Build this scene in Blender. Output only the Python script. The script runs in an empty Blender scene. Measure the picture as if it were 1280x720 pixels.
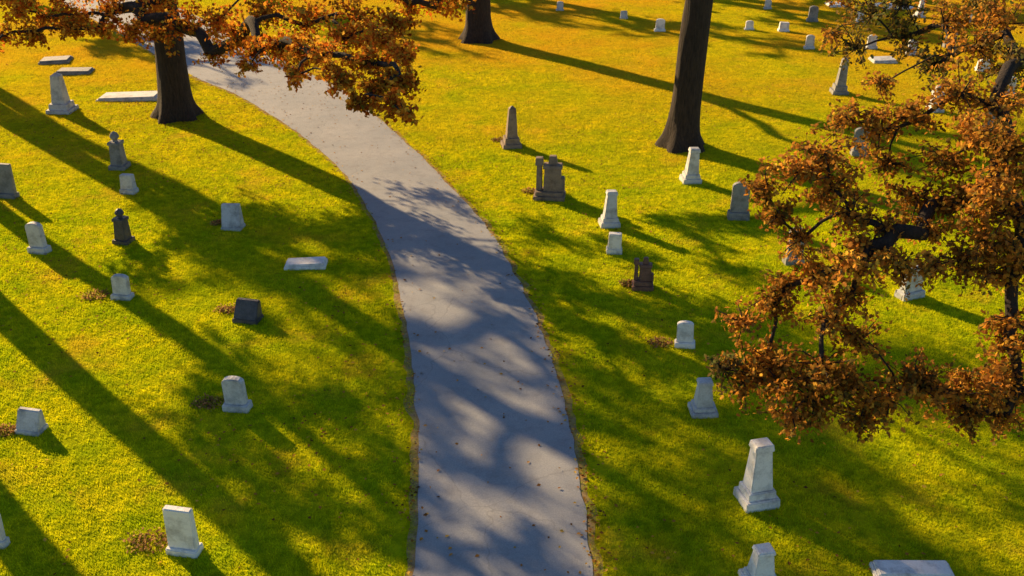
import bpy, bmesh, math, random
import numpy as np
from mathutils import Vector, Matrix, noise

random.seed(7); rng = np.random.default_rng(7)
scene = bpy.context.scene
F=1240.0; CH=15.0; PIT=math.atan(0.5); SP,CP=math.sin(PIT),math.cos(PIT)

def at_depth(px,py,z):
    u=(px-640)/F; v=(py-360)/F
    return Vector((u*z, z*(CP-v*SP), CH-z*(SP+v*CP)))
def at_height(px,py,H=0.0):
    v=(py-360)/F
    return at_depth(px,py,(CH-H)/(SP+v*CP))

# ---------------------------------------------------------------- camera / light
cam_d=bpy.data.cameras.new("camera"); cam=bpy.data.objects.new("camera",cam_d)
scene.collection.objects.link(cam); scene.camera=cam
cam.location=(0,0,CH); cam.rotation_euler=(math.pi/2-PIT,0,0)
cam_d.sensor_width=36; cam_d.lens=36*F/1280; cam_d.clip_end=2000
scene.view_settings.view_transform='Standard'; scene.view_settings.look='None'
scene.view_settings.exposure=0; scene.view_settings.gamma=1

EL=math.radians(20.5); SH=Vector((.689,-.724,0)).normalized()
w=bpy.data.worlds.new("World"); scene.world=w; w.use_nodes=True
nt=w.node_tree; bg=nt.nodes['Background']; sky=nt.nodes.new('ShaderNodeTexSky')
sky.sky_type='NISHITA'; sky.sun_disc=False; sky.sun_elevation=EL
sky.sun_rotation=math.radians(316.4); sky.air_density=1.0; sky.dust_density=0.2; sky.ozone_density=3.0
nt.links.new(sky.outputs[0],bg.inputs[0]); bg.inputs[1].default_value=0.125
sd=bpy.data.lights.new("sun",'SUN'); sd.energy=11.0; sd.angle=math.radians(.5); sd.color=(1,.68,.33)
so=bpy.data.objects.new("sun",sd); scene.collection.objects.link(so)
d=Vector((SH.x*math.cos(EL),SH.y*math.cos(EL),-math.sin(EL)))
so.rotation_euler=d.to_track_quat('-Z','Y').to_euler(); so.location=(-40,60,40)

# ---------------------------------------------------------------- material helpers
def newmat(name):
    m=bpy.data.materials.new(name); m.use_nodes=True
    n=m.node_tree.nodes; n.clear(); return m,n,m.node_tree.links
def N(n,t,**k):
    x=n.new(t)
    for a,b in k.items(): setattr(x,a,b)
    return x
def noise_n(n,l,vec,scale,detail=4,rough=.6):
    x=N(n,'ShaderNodeTexNoise'); x.inputs['Scale'].default_value=scale
    x.inputs['Detail'].default_value=detail; x.inputs['Roughness'].default_value=rough
    l.new(vec,x.inputs['Vector']); return x.outputs['Fac']
def ramp(n,l,fac,stops):
    r=N(n,'ShaderNodeValToRGB'); e=r.color_ramp.elements
    while len(e)<len(stops): e.new(.5)
    for i,(p,c) in enumerate(stops):
        e[i].position=p; e[i].color=(c,c,c,1) if not hasattr(c,'__len__') else (*c,1)
    l.new(fac,r.inputs[0]); return r.outputs[0]
def mixc(n,l,fac,a,b,mode='MIX'):
    x=N(n,'ShaderNodeMix',data_type='RGBA',blend_type=mode)
    for s,v in ((0,fac),(6,a),(7,b)):
        if isinstance(v,(int,float)): x.inputs[s].default_value=v
        elif isinstance(v,tuple): x.inputs[s].default_value=(*v,1)
        else: l.new(v,x.inputs[s])
    return x.outputs[2]

def grass_color(n,l,k=1.0):
    g=N(n,'ShaderNodeNewGeometry'); P=g.outputs['Position']
    big=noise_n(n,l,P,.10,3); mid=noise_n(n,l,P,.55,5,.65); fine=noise_n(n,l,P,3.0,4,.75)
    a=mixc(n,l,ramp(n,l,mid,[(.34,0),(.60,1)]),(.52*k,.64*k,.008*k),(.84*k,.80*k,.010*k))
    a=mixc(n,l,ramp(n,l,fine,[(.40,.0),(.62,.65)]),a,(.22*k,.34*k,.008*k))
    s=N(n,'ShaderNodeSeparateXYZ'); l.new(P,s.inputs[0])
    m=N(n,'ShaderNodeMapRange'); m.inputs[1].default_value=36; m.inputs[2].default_value=66; l.new(s.outputs[1],m.inputs[0])
    mm=N(n,'ShaderNodeMath',operation='MULTIPLY'); l.new(m.outputs[0],mm.inputs[0]); l.new(ramp(n,l,big,[(.38,.35),(.6,1)]),mm.inputs[1])
    m3=N(n,'ShaderNodeMath',operation='MULTIPLY'); l.new(mm.outputs[0],m3.inputs[0]); m3.inputs[1].default_value=.8
    a=mixc(n,l,m3.outputs[0],a,(.78*k,.46*k,.03*k))
    # worn, straw coloured spots
    wv=noise_n(n,l,P,.33,5,.7)
    a=mixc(n,l,ramp(n,l,wv,[(.54,0),(.67,.5)]),a,(.80*k,.56*k,.04*k))
    return a,P
m_ground,n,l=newmat("lawn_soil")
c,P=grass_color(n,l,.65); b=N(n,'ShaderNodeBsdfDiffuse'); l.new(c,b.inputs[0])
bp=N(n,'ShaderNodeBump'); bp.inputs['Strength'].default_value=1; bp.inputs['Distance'].default_value=.05
l.new(noise_n(n,l,P,14,4,.7),bp.inputs['Height']); l.new(bp.outputs[0],b.inputs['Normal'])
o=N(n,'ShaderNodeOutputMaterial'); l.new(b.outputs[0],o.inputs[0])
m_grass,n,l=newmat("grass_blades")
c,P=grass_color(n,l,1.0); b=N(n,'ShaderNodeBsdfDiffuse'); l.new(c,b.inputs[0])
t=N(n,'ShaderNodeBsdfTranslucent'); l.new(c,t.inputs[0])
mx=N(n,'ShaderNodeMixShader'); mx.inputs[0].default_value=.45; l.new(b.outputs[0],mx.inputs[1]); l.new(t.outputs[0],mx.inputs[2])
o=N(n,'ShaderNodeOutputMaterial'); l.new(mx.outputs[0],o.inputs[0])

def leafmat(name):
    m,n,l=newmat(name); a=N(n,'ShaderNodeAttribute',attribute_name='Col')
    b=N(n,'ShaderNodeBsdfDiffuse'); t=N(n,'ShaderNodeBsdfTranslucent')
    l.new(a.outputs[0],b.inputs[0]); l.new(a.outputs[0],t.inputs[0])
    mx=N(n,'ShaderNodeMixShader'); mx.inputs[0].default_value=.5
    l.new(b.outputs[0],mx.inputs[1]); l.new(t.outputs[0],mx.inputs[2])
    o=N(n,'ShaderNodeOutputMaterial'); l.new(mx.outputs[0],o.inputs[0]); return m
m_leaf=leafmat("autumn_leaves")

m_bark,n,l=newmat("oak_bark")
g=N(n,'ShaderNodeTexCoord'); mp=N(n,'ShaderNodeMapping'); mp.inputs['Scale'].default_value=(1,1,.16); l.new(g.outputs['Object'],mp.inputs[0])
f=noise_n(n,l,mp.outputs[0],14,6,.7)
b=N(n,'ShaderNodeBsdfPrincipled'); b.inputs['Roughness'].default_value=.95
l.new(ramp(n,l,f,[(.35,(.010,.007,.006)),(.7,(.05,.033,.024))]),b.inputs['Base Color'])
bp=N(n,'ShaderNodeBump'); bp.inputs['Strength'].default_value=1; bp.inputs['Distance'].default_value=.08
l.new(f,bp.inputs['Height']); l.new(bp.outputs[0],b.inputs['Normal'])
o=N(n,'ShaderNodeOutputMaterial'); l.new(b.outputs[0],o.inputs[0])

m_path,n,l=newmat("path_asphalt")
g=N(n,'ShaderNodeNewGeometry'); P=g.outputs['Position']
c=ramp(n,l,noise_n(n,l,P,.35,5,.65),[(.3,(.27,.30,.34)),(.7,(.40,.41,.43))])
c=mixc(n,l,ramp(n,l,noise_n(n,l,P,28,4,.8),[(.35,0),(.7,.55)]),c,(.14,.155,.175))
c=mixc(n,l,ramp(n,l,noise_n(n,l,P,1.6,6,.75),[(.5,0),(.70,.5)]),c,(.19,.19,.20))
v=N(n,'ShaderNodeTexVoronoi',feature='DISTANCE_TO_EDGE'); v.inputs['Scale'].default_value=.16
wp=N(n,'ShaderNodeVectorMath',operation='ADD'); wn=N(n,'ShaderNodeTexNoise'); wn.inputs['Scale'].default_value=.9; wn.inputs['Detail'].default_value=6; l.new(P,wn.inputs['Vector'])
l.new(P,wp.inputs[0]); l.new(wn.outputs['Color'],wp.inputs[1]); l.new(wp.outputs[0],v.inputs['Vector'])
c=mixc(n,l,ramp(n,l,v.outputs['Distance'],[(.0,.3),(.004,0)]),c,(.09,.09,.09))
b=N(n,'ShaderNodeBsdfPrincipled'); b.inputs['Roughness'].default_value=.85; l.new(c,b.inputs['Base Color'])
bp=N(n,'ShaderNodeBump'); bp.inputs['Strength'].default_value=.8; bp.inputs['Distance'].default_value=.015
l.new(noise_n(n,l,P,45,4,.8),bp.inputs['Height']); l.new(bp.outputs[0],b.inputs['Normal'])
o=N(n,'ShaderNodeOutputMaterial'); l.new(b.outputs[0],o.inputs[0])

m_dirt,n,l=newmat("verge_dirt")
g=N(n,'ShaderNodeNewGeometry'); P=g.outputs['Position']
b=N(n,'ShaderNodeBsdfDiffuse'); l.new(ramp(n,l,noise_n(n,l,P,7,5,.8),[(.3,(.16,.11,.05)),(.7,(.46,.34,.17))]),b.inputs[0])
o=N(n,'ShaderNodeOutputMaterial'); l.new(b.outputs[0],o.inputs[0])

def stonemat(name,a,bcol,rough=.7):
    m,n,l=newmat(name); g=N(n,'ShaderNodeNewGeometry'); P=g.outputs['Position']
    c=ramp(n,l,noise_n(n,l,P,30,4,.8),[(.3,a),(.7,bcol)])
    st=noise_n(n,l,P,2.3,6,.7)
    dk=tuple(x*.4 for x in a)
    c=mixc(n,l,ramp(n,l,st,[(.46,0),(.70,.85)]),c,dk)
    b=N(n,'ShaderNodeBsdfPrincipled'); b.inputs['Roughness'].default_value=rough; l.new(c,b.inputs['Base Color'])
    bp=N(n,'ShaderNodeBump'); bp.inputs['Strength'].default_value=.6; bp.inputs['Distance'].default_value=.03
    l.new(noise_n(n,l,P,9,6,.75),bp.inputs['Height']); l.new(bp.outputs[0],b.inputs['Normal'])
    o=N(n,'ShaderNodeOutputMaterial'); l.new(b.outputs[0],o.inputs[0]); return m
M={'l':stonemat("grey_granite",(.44,.47,.50),(.66,.68,.70)),
   'w':stonemat("white_marble",(.72,.73,.74),(.85,.86,.86)),
   'd':stonemat("dark_granite",(.045,.045,.05),(.11,.11,.12),.45),
   'g':stonemat("weathered_granite",(.17,.18,.19),(.32,.33,.33)),
   'b':stonemat("brown_sandstone",(.16,.115,.09),(.30,.24,.19)),
   'r':stonemat("red_granite",(.12,.055,.04),(.24,.13,.10),.5)}

def mesh_obj(name,verts,faces,mat,cols=None,smooth=False,parent=None):
    me=bpy.data.meshes.new(name); me.from_pydata([tuple(v) for v in verts] if not isinstance(verts,np.ndarray) else verts.tolist(),[],faces)
    me.update()
    if smooth: me.polygons.foreach_set('use_smooth',[True]*len(me.polygons))
    if cols is not None:
        a=me.attributes.new('Col','FLOAT_COLOR','POINT')
        a.data.foreach_set('color',np.c_[cols,np.ones(len(cols))].astype(np.float32).ravel())
    ob=bpy.data.objects.new(name,me); me.materials.append(mat)
    scene.collection.objects.link(ob)
    if parent: ob.parent=parent
    return ob

# ---------------------------------------------------------------- ground
mesh_obj("ground",[(-500,-200,0),(500,-200,0),(500,800,0),(-500,800,0)],[(0,1,2,3)],m_ground)

# ---------------------------------------------------------------- path
pairs=[((515,720),(741,720)),((523,620),(728,620)),((522,520),(708,515)),((511,425),(682,425)),((490,330),(645,345)),
((462,265),(607,283)),((428,215),(558,228)),((390,180),(517,187)),((345,148),(475,150)),((298,120),(428,113)),((243,96),(352,76)),((200,72),(296,48)),((150,42),(245,20))]
Lp=[at_height(*a).xy for a,b in pairs]; Rp=[at_height(*b).xy for a,b in pairs]
Lp.insert(0,Lp[0]+Vector((-.3,-5))); Rp.insert(0,Rp[0]+Vector((.1,-5)))
Lp.insert(0,Lp[0]+Vector((-1.5,-8))); Rp.insert(0,Rp[0]+Vector((-1.0,-8)))
dd=Vector((-9,12)); 
for k in range(4):
    Lp.append(Lp[-1]+dd); Rp.append(Rp[-1]+dd); dd=Vector((dd.x*.8,dd.y*1.05))
def cr(pts,steps=14):
    out=[]
    for i in range(len(pts)-1):
        p0=pts[max(i-1,0)];p1=pts[i];p2=pts[i+1];p3=pts[min(i+2,len(pts)-1)]
        for s in range(steps):
            t=s/steps
            out.append(.5*((2*p1)+(p2-p0)*t+(2*p0-5*p1+4*p2-p3)*t*t+(3*p1-p0-3*p2+p3)*t**3))
    out.append(pts[-1]); return out
L=cr(Lp);R=cr(Rp)
def strip(name,L,R,off,z,mat,wob,crown=0):
    vs=[];fs=[];K=6
    for i,(a,b) in enumerate(zip(L,R)):
        u=(b-a).normalized()
        a2=a-u*(off+wob*noise.noise(Vector((a.x*1.3,a.y*1.3,3)))); b2=b+u*(off+wob*noise.noise(Vector((b.x*1.3,b.y*1.3,9))))
        for k in range(K+1):
            t=k/K; p=a2.lerp(b2,t); vs.append((p.x,p.y,z+crown*math.sin(math.pi*t)))
    for i in range(len(L)-1):
        for k in range(K):
            q=i*(K+1)+k; fs.append((q,q+1,q+K+2,q+K+1))
    return mesh_obj(name,vs,fs,mat,smooth=True)
strip("path_verge",L,R,.20,.008,m_dirt,.25)
strip("path",L,R,0,.022,m_path,.11,.03)
Ln=np.array([tuple(p) for p in L]);Rn=np.array([tuple(p) for p in R]);Cn=(Ln+Rn)/2
Wn=[]
for i in range(len(L)):
    t=(Cn[min(i+1,len(L)-1)]-Cn[max(i-1,0)]); t/=np.linalg.norm(t); nrm=np.array([t[1],-t[0]])
    Wn.append(abs(np.dot(Rn[i]-Ln[i],nrm))/2)
Wn=np.array(Wn)
def path_dist(P):
    D=np.full(len(P),1e9)
    for i in range(0,len(Cn)-1):
        a=Cn[i];b=Cn[i+1];ab=b-a;t=np.clip(((P-a)@ab)/(ab@ab+1e-9),0,1)
        dd=np.linalg.norm(P-(a+t[:,None]*ab),axis=1)-(Wn[i]*(1-t)+Wn[i+1]*t)
        D=np.minimum(D,dd)
    return D

# ---------------------------------------------------------------- grass
def patch(nb,rad):
    r=rad*np.sqrt(rng.random(nb));th=rng.random(nb)*6.283
    bx=r*np.cos(th);by=r*np.sin(th);az=rng.random(nb)*6.283;hh=rng.uniform(.03,.075,nb);wd=rng.uniform(.007,.013,nb)
    lean=rng.uniform(0,.8,nb)*hh;la=rng.random(nb)*6.283
    V=np.zeros((nb,3,3));V[:,0]=np.c_[bx-wd*np.cos(az),by-wd*np.sin(az),np.zeros(nb)];V[:,1]=np.c_[bx+wd*np.cos(az),by+wd*np.sin(az),np.zeros(nb)]
    V[:,2]=np.c_[bx+lean*np.cos(la),by+lean*np.sin(la),hh]
    return mesh_obj("grass_blades",V.reshape(-1,3),[(3*i,3*i+1,3*i+2) for i in range(nb)],m_grass)
def grid(st,j):
    gx,gy=np.meshgrid(np.arange(-62,62,st),np.arange(7,98,st)); P2=np.c_[gx.ravel(),gy.ravel()]
    P2=P2+rng.uniform(-j,j,P2.shape)
    zz=P2[:,1]*CP+CH*SP; P2=P2[np.abs(P2[:,0])<zz*.53+4]
    return P2,path_dist(P2)
S_,dS=grid(.60,.22); S_=S_[(dS>.42)&(dS<2.3)]
B_,dB=grid(1.5,.4); B_=B_[dB>1.45]
E=[]
for Q in (Ln,Rn):
    for i in range(len(Q)-1):
        seg=np.linalg.norm(Q[i+1]-Q[i]); 
        if Q[i][1]<6 or Q[i][1]>95: continue
        for k in range(int(seg/.14)+1): E.append(Q[i]+(Q[i+1]-Q[i])*rng.random()+rng.normal(0,.05,2))
E=np.array(E); cdir=E-np.array([Cn[np.argmin(((Cn-e)**2).sum(1))] for e in E]); cdir/=np.linalg.norm(cdir,axis=1)[:,None]
E=E+cdir*rng.uniform(.12,.34,len(E))[:,None]
def field(lst,pt):
    vs=[];fs=[]
    for P_,lo,hi in lst:
        for p in P_:
            s=random.uniform(lo,hi); a=random.random()*6.283; q=len(vs)
            for k in range(4):
                an=a+k*math.pi/2; vs.append((p[0]+s*.7071*math.cos(an),p[1]+s*.7071*math.sin(an),.0))
            fs.append((q,q+1,q+2,q+3))
    gr=mesh_obj("grass",vs,fs,m_grass); gr.instance_type='FACES'; gr.use_instance_faces_scale=True; gr.show_instancer_for_render=False
    pt.parent=gr
field([(S_,.85,1.2),(E,.3,.5)],patch(380,.46))
field([(B_,.9,1.15)],patch(2250,1.15))

# ---------------------------------------------------------------- leaves
KITE=(np.array([(0,0,0),(.36,.45,.06),(0,1,-.05),(-.36,.45,.06)]),[(0,1,2,3)])
_o=[(0,0),(.10,.12),(.30,.22),(.17,.36),(.42,.52),(.20,.62),(.26,.82),(0,1.0)]
_pts=_o+[(-x,y) for x,y in _o[-2:0:-1]]
OAK=(np.array([(x,y,.25*abs(x)-.12*y*y) for x,y in _pts]),[tuple(range(len(_pts)))])
def leaf_arrays(pos,size,tmpl,droop=.4,flat=False):
    T,fc=tmpl; n=len(pos)
    yv=rng.normal(0,1,(n,3)); 
    if flat: yv[:,2]*=.12
    else: yv[:,2]-=droop
    yv/=np.linalg.norm(yv,axis=1)[:,None]
    zv=rng.normal(0,1,(n,3)); zv[:,2]+=(5 if flat else .8)
    xv=np.cross(yv,zv); xv/=np.linalg.norm(xv,axis=1)[:,None]; zv=np.cross(xv,yv)
    s=size[:,None,None]
    Vv=pos[:,None,:]+s*(T[None,:,0:1]*xv[:,None]+T[None,:,1:2]*yv[:,None]+T[None,:,2:3]*zv[:,None])
    k=len(T); faces=[tuple(i*k+j for j in f) for i in range(n) for f in fc]
    return Vv.reshape(-1,3),faces,k
def leaf_cols(n,k,pal,wts,clump=None):
    pal=np.array(pal); idx=rng.choice(len(pal),n,p=np.array(wts)/sum(wts)); c=pal[idx]*rng.uniform(.65,1.25,(n,1))
    return np.repeat(np.clip(c,0,.9),k,axis=0)

ORANGE=([(.72,.30,.03),(.62,.17,.02),(.80,.46,.06),(.38,.10,.02),(.34,.28,.04)],[4,3,2.5,2,1])
BROWN=([(.22,.145,.045),(.14,.10,.04),(.16,.17,.045),(.50,.27,.04),(.08,.088,.03)],[4,3,3.2,1.5,2])
RUST=([(.62,.27,.04),(.38,.17,.04),(.22,.16,.04),(.74,.42,.06)],[4,3,2,1.8])

def rv(s=1): return Vector((random.gauss(0,s),random.gauss(0,s),random.gauss(0,s)))
def make_tree(name,base,tr,fork,top,clumps,lsize=.2,tmpl=KITE,seed=1,flat=.75,twigs=7,ex=.6,limbmax=9):
    random.seed(seed)
    base=Vector(base); pos=[];par=[];chains=[]
    topv=Vector(top); nseg=max(10,int((topv-base).length/.8)); ch=[]
    for i in range(nseg+1):
        t=i/nseg; p=base.lerp(topv,t)+Vector((noise.noise(Vector((seed,t*3,0))),noise.noise(Vector((seed,t*3,7))),0))*1.0*t
        if t==0: p.z=-.15
        pos.append(p); par.append(len(pos)-2 if i else -1); ch.append(len(pos)-1)
    chains.append(ch); tips=[0]*len(pos); tips[-1]=1
    forkp=base+Vector((0,0,fork)); dist0=[ (p-base).length for p in pos]
    allowed=[i for i,p in enumerate(pos) if p.z>=fork*.9]
    for (c,rad,nl,pal) in sorted(clumps,key=lambda q:(q[0]-forkp).length):
        best=min(allowed,key=lambda i:(pos[i]-c).length*1.0+.22*dist0[i]+(max(0,pos[i].z-c.z-1)*.8))
        a=pos[best]; Ld=(c-a).length
        if Ld<.3: tips[best]+=1; continue
        k=max(3,int(Ld/.55)); mid=a.lerp(c,.5)+Vector((0,0,.16*Ld))+rv(.07*Ld)
        ch=[best]; sd=random.random()*99
        for i in range(1,k+1):
            t=i/k; p=a*(1-t)**2+mid*2*t*(1-t)+c*t*t
            amp=.22*math.sin(math.pi*t)*min(1,Ld/4)+.05
            p=p+Vector((noise.noise(Vector((sd,t*Ld*.7,0))),noise.noise(Vector((sd,t*Ld*.7,5))),noise.noise(Vector((sd,t*Ld*.7,9)))))*amp*2.4
            pos.append(p); par.append(ch[-1]); ch.append(len(pos)-1); tips.append(0); dist0.append(dist0[par[-1]]+Ld/k)
            allowed.append(len(pos)-1)
        tips[-1]+=1; chains.append(ch)
    cnt=list(tips)
    for i in range(len(pos)-1,0,-1): cnt[par[i]]+=cnt[i]
    tot=cnt[0]; rr=[max(.02,tr*(c/tot)**ex) for c in cnt]
    V=[];Fc=[]
    def tube(pts,rs,sides,root=False):
        q0=len(V); up=Vector((1,0,0))
        for i,p in enumerate(pts):
            t=(pts[min(i+1,len(pts)-1)]-pts[max(i-1,0)])
            t=t.normalized() if t.length>1e-6 else Vector((0,0,1))
            x=(up-t*up.dot(t)); x=x.normalized() if x.length>1e-3 else t.orthogonal().normalized()
            up=x; y=t.cross(x)
            for k in range(sides):
                an=6.2832*k/sides; r_=rs[i]
                if root:
                    hgt=max(p.z,0); r_*=1+.6*math.exp(-hgt*1.7)*(1+.55*math.sin(an*5+seed))+.10*noise.noise(Vector((math.cos(an)*2,math.sin(an)*2,p.z*.5+seed)))
                V.append(p+x*math.cos(an)*r_+y*math.sin(an)*r_)
        for i in range(len(pts)-1):
            for k in range(sides):
                a=q0+i*sides+k;b=q0+i*sides+(k+1)%sides
                Fc.append((a,b,b+sides,a+sides))
    c0=chains[0]; pts=[pos[i] for i in c0]; rs=[rr[i]*(1-.25*min(1,pos[i].z/12)) for i in c0]
    p2=[];r2=[]
    for i in range(len(pts)-1):
        for s in range(3):
            t=s/3; p2.append(pts[i].lerp(pts[i+1],t)); r2.append(rs[i]*(1-t)+rs[i+1]*t)
    p2.append(pts[-1]); r2.append(.03); tube(p2,r2,28,True)
    for ch in chains[1:]:
        rs=[min(limbmax,rr[i]) for i in ch]; rs[0]=min(rs[0],rs[1]*1.35)
        tube([pos[i] for i in ch],rs,9 if rs[1]>.12 else 6)
    LP=[];LC=[];LS=[]
    for (c,rad,nl,pal) in clumps:
        per=max(1,nl//twigs)
        tint=random.uniform(.65,1.25)
        for k in range(twigs):
            dv=rv(); dv=dv.normalized()*rad*random.uniform(.5,1.4); dv.z*=flat
            e=c+dv; m=c+dv*.5+rv(.08*rad)+Vector((0,0,.08*rad))
            tube([c,m,e],[.02,.013,.006],4)
            t=rng.random(per)**.65
            A=np.array(c)[None]*(1-t)[:,None]**2+2*(t*(1-t))[:,None]*np.array(m)[None]+(t**2)[:,None]*np.array(e)[None]
            A=A+rng.normal(0,1,(per,3))*np.array([1,1,.8])*rad*.15
            LP.append(A); cc=np.array(pal[0])[rng.choice(len(pal[0]),per,p=np.array(pal[1])/sum(pal[1]))]
            LC.append(cc*rng.uniform(.6,1.25,(per,1))*tint); LS.append(rng.uniform(.7,1.25,per)*lsize)
    em=bpy.data.objects.new(name,None); scene.collection.objects.link(em)
    mesh_obj("trunk_and_limbs",V,Fc,m_bark,smooth=True,parent=em)
    if LP:
        LP=np.concatenate(LP);LC=np.concatenate(LC);LS=np.concatenate(LS)
        v,f,k=leaf_arrays(LP,LS,tmpl); mesh_obj("foliage",v,f,m_leaf,np.repeat(np.clip(LC,0,.85),k,axis=0),parent=em)
    return em

def crown(center,rx,ry,rz,n,rad,nl,pal,seed):
    random.seed(seed+500); out=[]
    for i in range(n):
        while True:
            p=Vector((random.uniform(-1,1),random.uniform(-1,1),random.uniform(-1,1)))
            if .35<p.length<1: break
        out.append((Vector((center[0]+p.x*rx,center[1]+p.y*ry,center[2]+p.z*rz)),rad*random.uniform(.7,1.3),nl,pal))
    return out

# ---- big orange oak (left)
B=at_height(222,146)
cl=[]
for px,py,H,r_,nl in [(235,35,5.6,1.3,260),(275,25,5.8,1.4,300),(300,52,5.4,1.1,220),(330,20,6.4,1.3,300),(350,58,6,1.1,260),(385,30,6.4,1.3,280),(375,60,6.2,1.0,240),(320,62,5.7,.9,180),
 (395,72,6.1,1.0,260),(425,100,6.1,.8,240),(430,50,6.2,1.2,280),(455,80,6.1,1.0,280),(470,112,6.1,.8,260),(492,130,6.1,.6,210),(500,100,6.1,.8,250),(480,55,6.3,1.0,270),(448,128,6.1,.5,130),(508,142,6.1,.4,90),
 (450,20,6.8,1.2,280),(505,75,6.2,.8,230),(495,30,6.8,1.0,260),(330,-20,7,1.4,260),(400,-15,7,1.4,260),(180,25,5.8,1.2,260),(205,45,5.4,.9,200),(140,15,6,1.2,240),(100,20,5.8,1.1,230),
 (60,22,5.6,1.1,240),(25,15,6,1.1,250),(125,38,5.3,.8,150),(45,40,5.4,.8,150),(5,45,5.4,.7,120),(85,35,5.5,.8,150),(160,42,5.4,.7,130),(-20,70,5,.9,140),(-50,60,5.5,1.2,150),(80,-10,6.4,1.4,260),(200,0,6.2,1.3,260),(0,-10,6.8,1.4,240),
 (265,68,4.7,.7,140),(160,-20,6.8,1.4,260),(260,-20,6.5,1.4,240),(310,84,5.5,.5,80),(370,95,5.9,.6,120)]:
    cl.append((at_height(px,py,H),r_*.94,int(nl*2.1),ORANGE))
cl+=crown((B.x-1,B.y,15.5),7,7,2.8,66,1.5,210,ORANGE,1)
make_tree("oak_tree",B,.78,4.2,(B.x+.3,B.y,16),cl,.19,KITE,11,.75,10,.68,.25)

# ---- tall trunk right of path
B=at_height(852,183)
cl=crown((B.x+1,B.y+1,16),7,7,3.2,40,1.5,140,RUST,2)
make_tree("oak_tree",B,.72,11.5,(B.x+.7,B.y+.4,17.5),cl,.22,KITE,12,.75,7)
# ---- far trunk
B=at_height(598,50)
cl=crown((B.x+1,B.y+1,15),7.5,7.5,4,40,1.6,140,ORANGE,3)
for px,py,H,r_ in [(510,5,6.2,1.2),(545,8,6,1.1),(570,-5,6.5,1.2),(480,-8,7,1.3)]: cl.append((at_height(px,py,H),r_,320,ORANGE))
make_tree("oak_tree",B,.85,6.5,(B.x-.3,B.y,16.5),cl,.22,KITE,13,.75,7)

# ---- foreground oak reaching in from the right
fg=[]
def f(px,py,z,r_,n_,pal=BROWN): fg.append((at_depth(px,py,z),r_,n_,pal))
for px,py,z,r_,n_ in [(905,462,21,.42,110),(935,470,21,.6,240),(975,480,20.5,.7,300),(1015,500,20,.7,300),(1060,480,20,.7,280),(1030,455,20,.6,220),(960,450,21,.5,180),(990,520,20,.5,150),(1075,525,20,.55,170),
 (930,405,21,.45,120),(965,380,21,.5,180),(985,355,21,.45,150),(1040,400,20.5,.6,200),(1075,425,20.5,.55,160),(1065,370,20.5,.55,200),(1020,345,20.5,.6,220),(1060,330,20,.6,220),(1000,300,21,.4,110),
 (975,270,21,.4,130),(960,235,21,.5,180),(1000,215,21,.6,240),(1040,235,21,.6,250),(1030,190,21,.55,220),(1065,265,20.5,.5,180),(1085,310,20.5,.5,190),(1120,330,20,.5,190),
 (1110,285,20.5,.4,120),(1150,245,21,.6,220),(1185,260,21,.65,230),(1225,245,20,.7,260),(1265,270,20,.7,260),(1200,325,20,.55,190),(1240,340,20,.6,210),(1275,330,20,.6,200),(1165,335,20,.45,130),
 (1060,150,22,.6,200),(1100,165,22,.65,240),(1140,150,22,.6,220),(1110,205,22,.4,110),(1180,200,21,.6,200),(1215,175,21,.7,260),(1255,190,20,.7,260),(1200,120,22,.7,240),(1245,130,22,.7,240),(1230,300,20,.6,220),(1270,305,20,.6,220),(1160,290,20.5,.4,120)]: f(px,py,z,r_,n_,RUST if (px*7+py)%5==0 else BROWN)
for px,py,z,r_,n_ in [(1110,500,20,.55,220),(1150,485,20,.6,260),(1195,495,20,.65,280),(1240,480,20,.65,280),(1275,488,20,.65,280),(1215,515,20,.5,180),(1265,430,20,.5,160),(1140,470,20,.4,120),(1270,220,20,.6,200),(1265,400,20,.5,160),(1255,520,20,.45,140)]: f(px,py,z,r_,n_,RUST)
for px,py,z,r_,n_ in [(1070,60,26,.6,120),(1090,20,26,.7,160),(1130,45,26,.6,120),(1130,5,26,.7,180),(1170,80,25,.6,150),(1180,30,25,.8,220),(1220,60,24,.8,220),(1260,30,24,.8,240),(1270,80,23,.8,220),(1225,0,25,.8,220),(1100,105,24,.45,100),(1060,-5,27,.6,140),(1040,40,26,.45,70)]: f(px,py,z,r_,n_,BROWN if px%20 else RUST)
fg=[(c,r_*1.12,int(n_*2.4),p) for c,r_,n_,p in fg]
fg+=crown((19,19,13.5),5,5,3,26,1.1,150,BROWN,4)
make_tree("oak_tree",(19,21,0),.6,4.5,(18.5,20,15),fg,.112,OAK,14,.8,13,.78,.15)

# ---- trees standing outside the frame that throw the long shadows
def shade_tree(x,y,h,crz,n_,seed,rx=5.5,tr=.5,nl=110):
    cl=crown((x,y,h),rx,rx,crz,n_,1.2,nl,RUST if seed%2 else ORANGE,seed)
    make_tree("oak_tree",(x,y,0),tr,h-crz-1.0,(x+.5,y,h+crz*.7),cl,.26,KITE,seed,.6,6)
shade_tree(-22.8,34.8,14.5,2.6,24,21,4.2,.55)
shade_tree(-30.8,54.5,17,4,30,22,4.2,.75)
shade_tree(-25.6,42.2,13.5,4.8,34,23,2.8,.45,130)
shade_tree(-21.0,27.6,14,2.6,18,24,3.8,.6)
shade_tree(-40,66,17,3,26,25,5,.6)
for i,(x,y) in enumerate([(-30,92),(-17,98),(-8,92),(1,97),(9,92),(16,99),(23,91),(31,97),(38,91),(46,98),(-42,84),(54,93),(-24,104),(5,104),(27,105),(40,84)]):
    shade_tree(x,y,11.5,3.5,24,30+i,4.2,.75,120)

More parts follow.
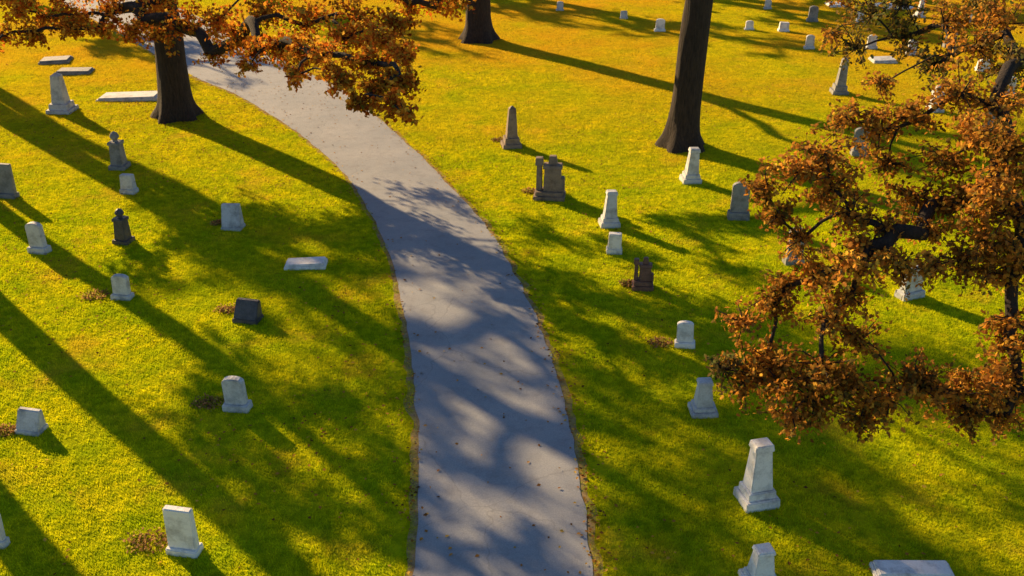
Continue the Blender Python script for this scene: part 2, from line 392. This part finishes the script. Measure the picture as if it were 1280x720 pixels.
# ---------------------------------------------------------------- monuments
def frus(bm,c,s0,s1,z0,z1,off=(0,0)):
    cx,cy=c; v=[]
    for (sx,sy,z,ox,oy) in ((s0[0],s0[1],z0,0,0),(s1[0],s1[1],z1,off[0],off[1])):
        for a,b in ((-1,-1),(1,-1),(1,1),(-1,1)): v.append(bm.verts.new((cx+ox+a*sx/2,cy+oy+b*sy/2,z)))
    for f_ in ((3,2,1,0),(4,5,6,7),(0,1,5,4),(1,2,6,5),(2,3,7,6),(3,0,4,7)): bm.faces.new([v[i] for i in f_])
def prism(bm,prof,y0,y1):
    a=[bm.verts.new((x,y0,z)) for x,z in prof]; b=[bm.verts.new((x,y1,z)) for x,z in prof]
    bm.faces.new(a); bm.faces.new(b[::-1]); k=len(prof)
    for i in range(k): bm.faces.new((a[(i+1)%k],a[i],b[i],b[(i+1)%k]))
def lathe(bm,c,prof,n_=14):
    rings=[[bm.verts.new((c[0]+r_*math.cos(6.2832*k/n_),c[1]+r_*math.sin(6.2832*k/n_),z)) for k in range(n_)] for r_,z in prof]
    for i in range(len(rings)-1):
        for k in range(n_): bm.faces.new((rings[i][k],rings[i][(k+1)%n_],rings[i+1][(k+1)%n_],rings[i+1][k]))
    bm.faces.new(rings[0][::-1]); bm.faces.new(rings[-1])
def monument(kind,px,py,wpx,hpx,mat,rot=-8,name=None,tilt=0):
    g=at_height(px,py); z=g.y*CP+CH*SP; s=F/z; W=wpx/s
    dep=math.atan2(CH,g.y); Hh=hpx/(s*math.cos(dep)); bm=bmesh.new()
    D=min(.5,W*.55)
    if kind!='ledger': Hh=max(.3,Hh-D*.6*math.tan(dep))
    if kind=='tablet':
        frus(bm,(0,0),(W,D),(W*.97,D*.95),-.05,Hh*.2)
        w2=W*.8/2; top=Hh; sh=Hh*.88; pr=[(-w2,Hh*.2-.01),(w2,Hh*.2-.01),(w2*.97,sh)]
        for k in range(1,8):
            an=math.pi*k/8; pr.append((w2*.95*math.cos(an),sh+(top-sh)*math.sin(an)))
        pr.append((-w2*.97,sh)); prism(bm,pr,-D*.28,D*.28)
    elif kind=='slab':
        frus(bm,(0,0),(W,D*.95),(W*.98,D*.9),-.05,Hh*.14)
        frus(bm,(0,0),(W*.9,D*.5),(W*.86,D*.42),Hh*.14-.01,Hh,(0,.04))
    elif kind=='slant':
        frus(bm,(0,0),(W,D*1.3),(W*.98,D*1.25),-.05,.12)
        frus(bm,(0,0),(W*.92,D*1.1),(W*.9,D*.35),.11,Hh,(0,D*.3))
    elif kind=='obelisk':
        b=W
        frus(bm,(0,0),(b,b),(b*.97,b*.97),-.05,Hh*.10); frus(bm,(0,0),(b*.78,b*.78),(b*.74,b*.74),Hh*.10-.01,Hh*.24)
        frus(bm,(0,0),(b*.56,b*.56),(b*.36,b*.36),Hh*.24-.01,Hh*.93); frus(bm,(0,0),(b*.36,b*.36),(.03,.03),Hh*.93,Hh)
    elif kind=='pedestal':
        b=W
        frus(bm,(0,0),(b,b*.9),(b*.97,b*.87),-.05,Hh*.14); frus(bm,(0,0),(b*.8,b*.7),(b*.78,b*.68),Hh*.14-.01,Hh*.26)
        frus(bm,(0,0),(b*.64,b*.56),(b*.46,b*.40),Hh*.26-.01,Hh*.9); frus(bm,(0,0),(b*.56,b*.48),(b*.5,b*.42),Hh*.9-.01,Hh)
    elif kind=='urn':
        b=W
        frus(bm,(0,0),(b,b),(b*.95,b*.95),-.05,Hh*.12); frus(bm,(0,0),(b*.72,b*.72),(b*.6,b*.6),Hh*.12-.01,Hh*.66)
        frus(bm,(0,0),(b*.74,b*.74),(b*.7,b*.7),Hh*.66-.01,Hh*.73)
        q=b*.27; lathe(bm,(0,0),[(q*.6,Hh*.725),(q*.4,Hh*.76),(q*.95,Hh*.83),(q,Hh*.88),(q*.75,Hh*.92),(q*.8,Hh*.94),(q*.3,Hh*.98),(q*.1,Hh)])
    elif kind=='block':
        frus(bm,(0,0),(W,D*1.2),(W*.97,D*1.15),-.05,Hh*.25); frus(bm,(0,0),(W*.84,D*.95),(W*.78,D*.75),Hh*.25-.01,Hh)
    elif kind=='ledger':
        Dp=hpx/s/math.sin(dep)*.85
        frus(bm,(0,0),(W,Dp),(W*.985,Dp*.97),-.05,.12); frus(bm,(0,0),(W*.93,Dp*.88),(W*.91,Dp*.84),.115,.2)
    elif kind=='family':
        frus(bm,(0,0),(W*1.05,W*.8),(W*1.02,W*.78),-.05,.16); frus(bm,(0,0),(W*.9,W*.62),(W*.88,W*.6),.15,.32)
        frus(bm,(W*.1,0),(W*.6,W*.4),(W*.52,W*.36),.31,Hh*.72); frus(bm,(W*.1,0),(W*.64,W*.44),(W*.6,W*.4),Hh*.72-.01,Hh*.8)
        frus(bm,(W*.1,0),(W*.3,W*.26),(W*.22,W*.2),Hh*.8-.01,Hh)
        frus(bm,(-W*.34,0),(W*.2,W*.24),(W*.16,W*.2),.31,Hh*.78); frus(bm,(-W*.34,0),(W*.26,W*.28),(W*.24,W*.26),Hh*.78-.01,Hh*.95)
        frus(bm,(W*.42,-.02),(W*.16,W*.34),(W*.14,W*.3),.31,Hh*.5)
    bmesh.ops.recalc_face_normals(bm,faces=bm.faces[:])
    sharp=[e for e in bm.edges if len(e.link_faces)==2 and e.calc_face_angle(0)>.6]
    bmesh.ops.bevel(bm,geom=sharp,offset=min(.022,W*.035),segments=2,affect='EDGES',clamp_overlap=True)
    nm=name or {'tablet':'gravestone','slab':'gravestone','slant':'slant_gravestone','obelisk':'obelisk_monument','pedestal':'pedestal_monument','urn':'urn_monument','block':'block_gravestone','ledger':'ledger_stone','family':'family_monument'}[kind]
    me=bpy.data.meshes.new(nm); bm.to_mesh(me); bm.free(); me.materials.append(M[mat])
    ob=bpy.data.objects.new(nm,me); scene.collection.objects.link(ob)
    ob.location=(g.x,g.y+D*.5,0); ob.rotation_euler=(math.radians(tilt+random.uniform(-2,2)),math.radians(random.uniform(-2.5,2.5)),math.radians(rot+random.uniform(-4,4)))
random.seed(5)
for a in [
 ('slab',8,249,24,44,'g',-10),('urn',148,212,21,48,'g',-10),('block',160,243,20,25,'l',-12),('urn',153,305,21,45,'d',-10),('tablet',47,318,26,40,'l',-12),
 ('slant',290,288,26,32,'l',-6),('tablet',151,376,26,33,'l',-8),('slant',308,404,33,28,'d',-8),('ledger',381,336,52,13,'w',6),('tablet',295,516,34,45,'l',-5),
 ('slant',36,543,33,30,'l',-8),('slab',228,697,42,60,'w',-12),('tablet',-4,686,24,46,'l',-10),('obelisk',76,141,30,50,'l',0),('ledger',161,124,76,11,'l',4),
 ('ledger',68,78,36,9,'g',10),('ledger',92,92,42,8,'g',8),
 ('obelisk',639,185,24,52,'b',10),('family',687,249,38,54,'b',-8),('pedestal',762,284,25,45,'l',10),('block',768,318,20,27,'w',0),('family',804,363,26,42,'r',-6),
 ('tablet',857,436,26,34,'w',-6),('pedestal',880,520,34,46,'l',0),('pedestal',864,229,24,44,'l',8),('tablet',924,276,27,48,'g',-8),('tablet',993,332,25,47,'g',5),
 ('tablet',1140,375,34,46,'l',18),('pedestal',948,634,46,78,'w',12),('pedestal',952,735,44,50,'w',8),('ledger',1145,728,100,26,'w',0),
 ('tablet',1076,196,22,36,'g',0),('obelisk',1050,118,20,46,'g',0),('tablet',825,40,14,16,'w',0),('block',780,24,10,10,'l',0),('tablet',937,38,12,12,'w',0),('block',980,40,14,12,'w',0),
 ('tablet',1016,28,14,20,'g',0),('ledger',1120,10,40,7,'w',10),('ledger',1105,78,30,7,'l',0),('tablet',1140,70,14,20,'l',0),('tablet',1188,60,16,22,'g',0),('urn',1170,140,18,34,'l',0),
 ('tablet',1240,165,20,30,'g',0),('tablet',1090,62,14,18,'l',0),('block',1230,90,18,16,'w',0),('tablet',1262,120,16,24,'l',0),('tablet',700,14,10,12,'l',0),
 ('tablet',1012,62,13,18,'l',0),('ledger',1046,8,22,5,'w',0),('block',880,14,10,9,'w',0),('tablet',1075,28,11,14,'w',0),('obelisk',1150,22,12,24,'l',0),('tablet',1210,30,12,15,'w',0),('tablet',960,12,10,12,'l',0)]:
    monument(*a)

# ---------------------------------------------------------------- dried plants beside stones
def dried(px,py,R_):
    g=at_height(px,py); n_=260
    r_=R_*np.sqrt(rng.random(n_))*rng.uniform(.7,1.25,n_); th=rng.random(n_)*6.283; z=rng.random(n_)*.05+.03
    P_=np.c_[g.x+r_*np.cos(th),g.y+r_*np.sin(th)*.75,z]; v,fc,k=leaf_arrays(P_,rng.uniform(.05,.11,n_),KITE,-.2)
    mesh_obj("dried_flower_bed",v,fc,m_leaf,leaf_cols(n_,k,[(.34,.19,.08),(.46,.28,.11),(.20,.11,.05),(.36,.36,.06)],[3,3,1.5,2]))
for a in [(120,370,.48),(262,505,.46),(826,430,.40),(186,678,.52),(284,388,.35),(8,540,.35),(272,280,.3),(624,176,.35),(786,356,.33),(664,240,.35)]: dried(*a)

# ---------------------------------------------------------------- fallen leaves
n_=30000
yy=8+84*rng.random(n_)**.75; xx=(rng.random(n_)*2-1)*(yy*.5+8)
den=np.array([noise.noise(Vector((x*.16,y*.16,2))) for x,y in zip(xx,yy)]); k_=rng.random(n_)<np.clip(.35+den*1.2,0.05,1)
A=np.c_[xx,yy][k_]
e2=Rn[rng.integers(0,len(Rn),1800)]+rng.normal(0,.28,(1800,2)); e3=Ln[rng.integers(0,len(Ln),700)]+rng.normal(0,.25,(700,2))
o2=np.array(tuple(at_height(240,140).xy))+rng.normal(0,5.5,(3000,2))
A=np.concatenate([A,e2,e3,o2]); dist=path_dist(A)
on=dist<0; A=A[(~on)|(rng.random(len(A))<.3)]; dist=path_dist(A)
z=np.where(dist<.15,.058,.05+rng.random(len(A))*.03)
v,fc,k=leaf_arrays(np.c_[A,z],rng.uniform(.06,.13,len(A)),KITE,flat=True)
mesh_obj("fallen_leaves",v,fc,m_leaf,leaf_cols(len(A),k,[(.55,.28,.06),(.38,.18,.05),(.65,.42,.08),(.16,.08,.03)],[3,3,2,2]))
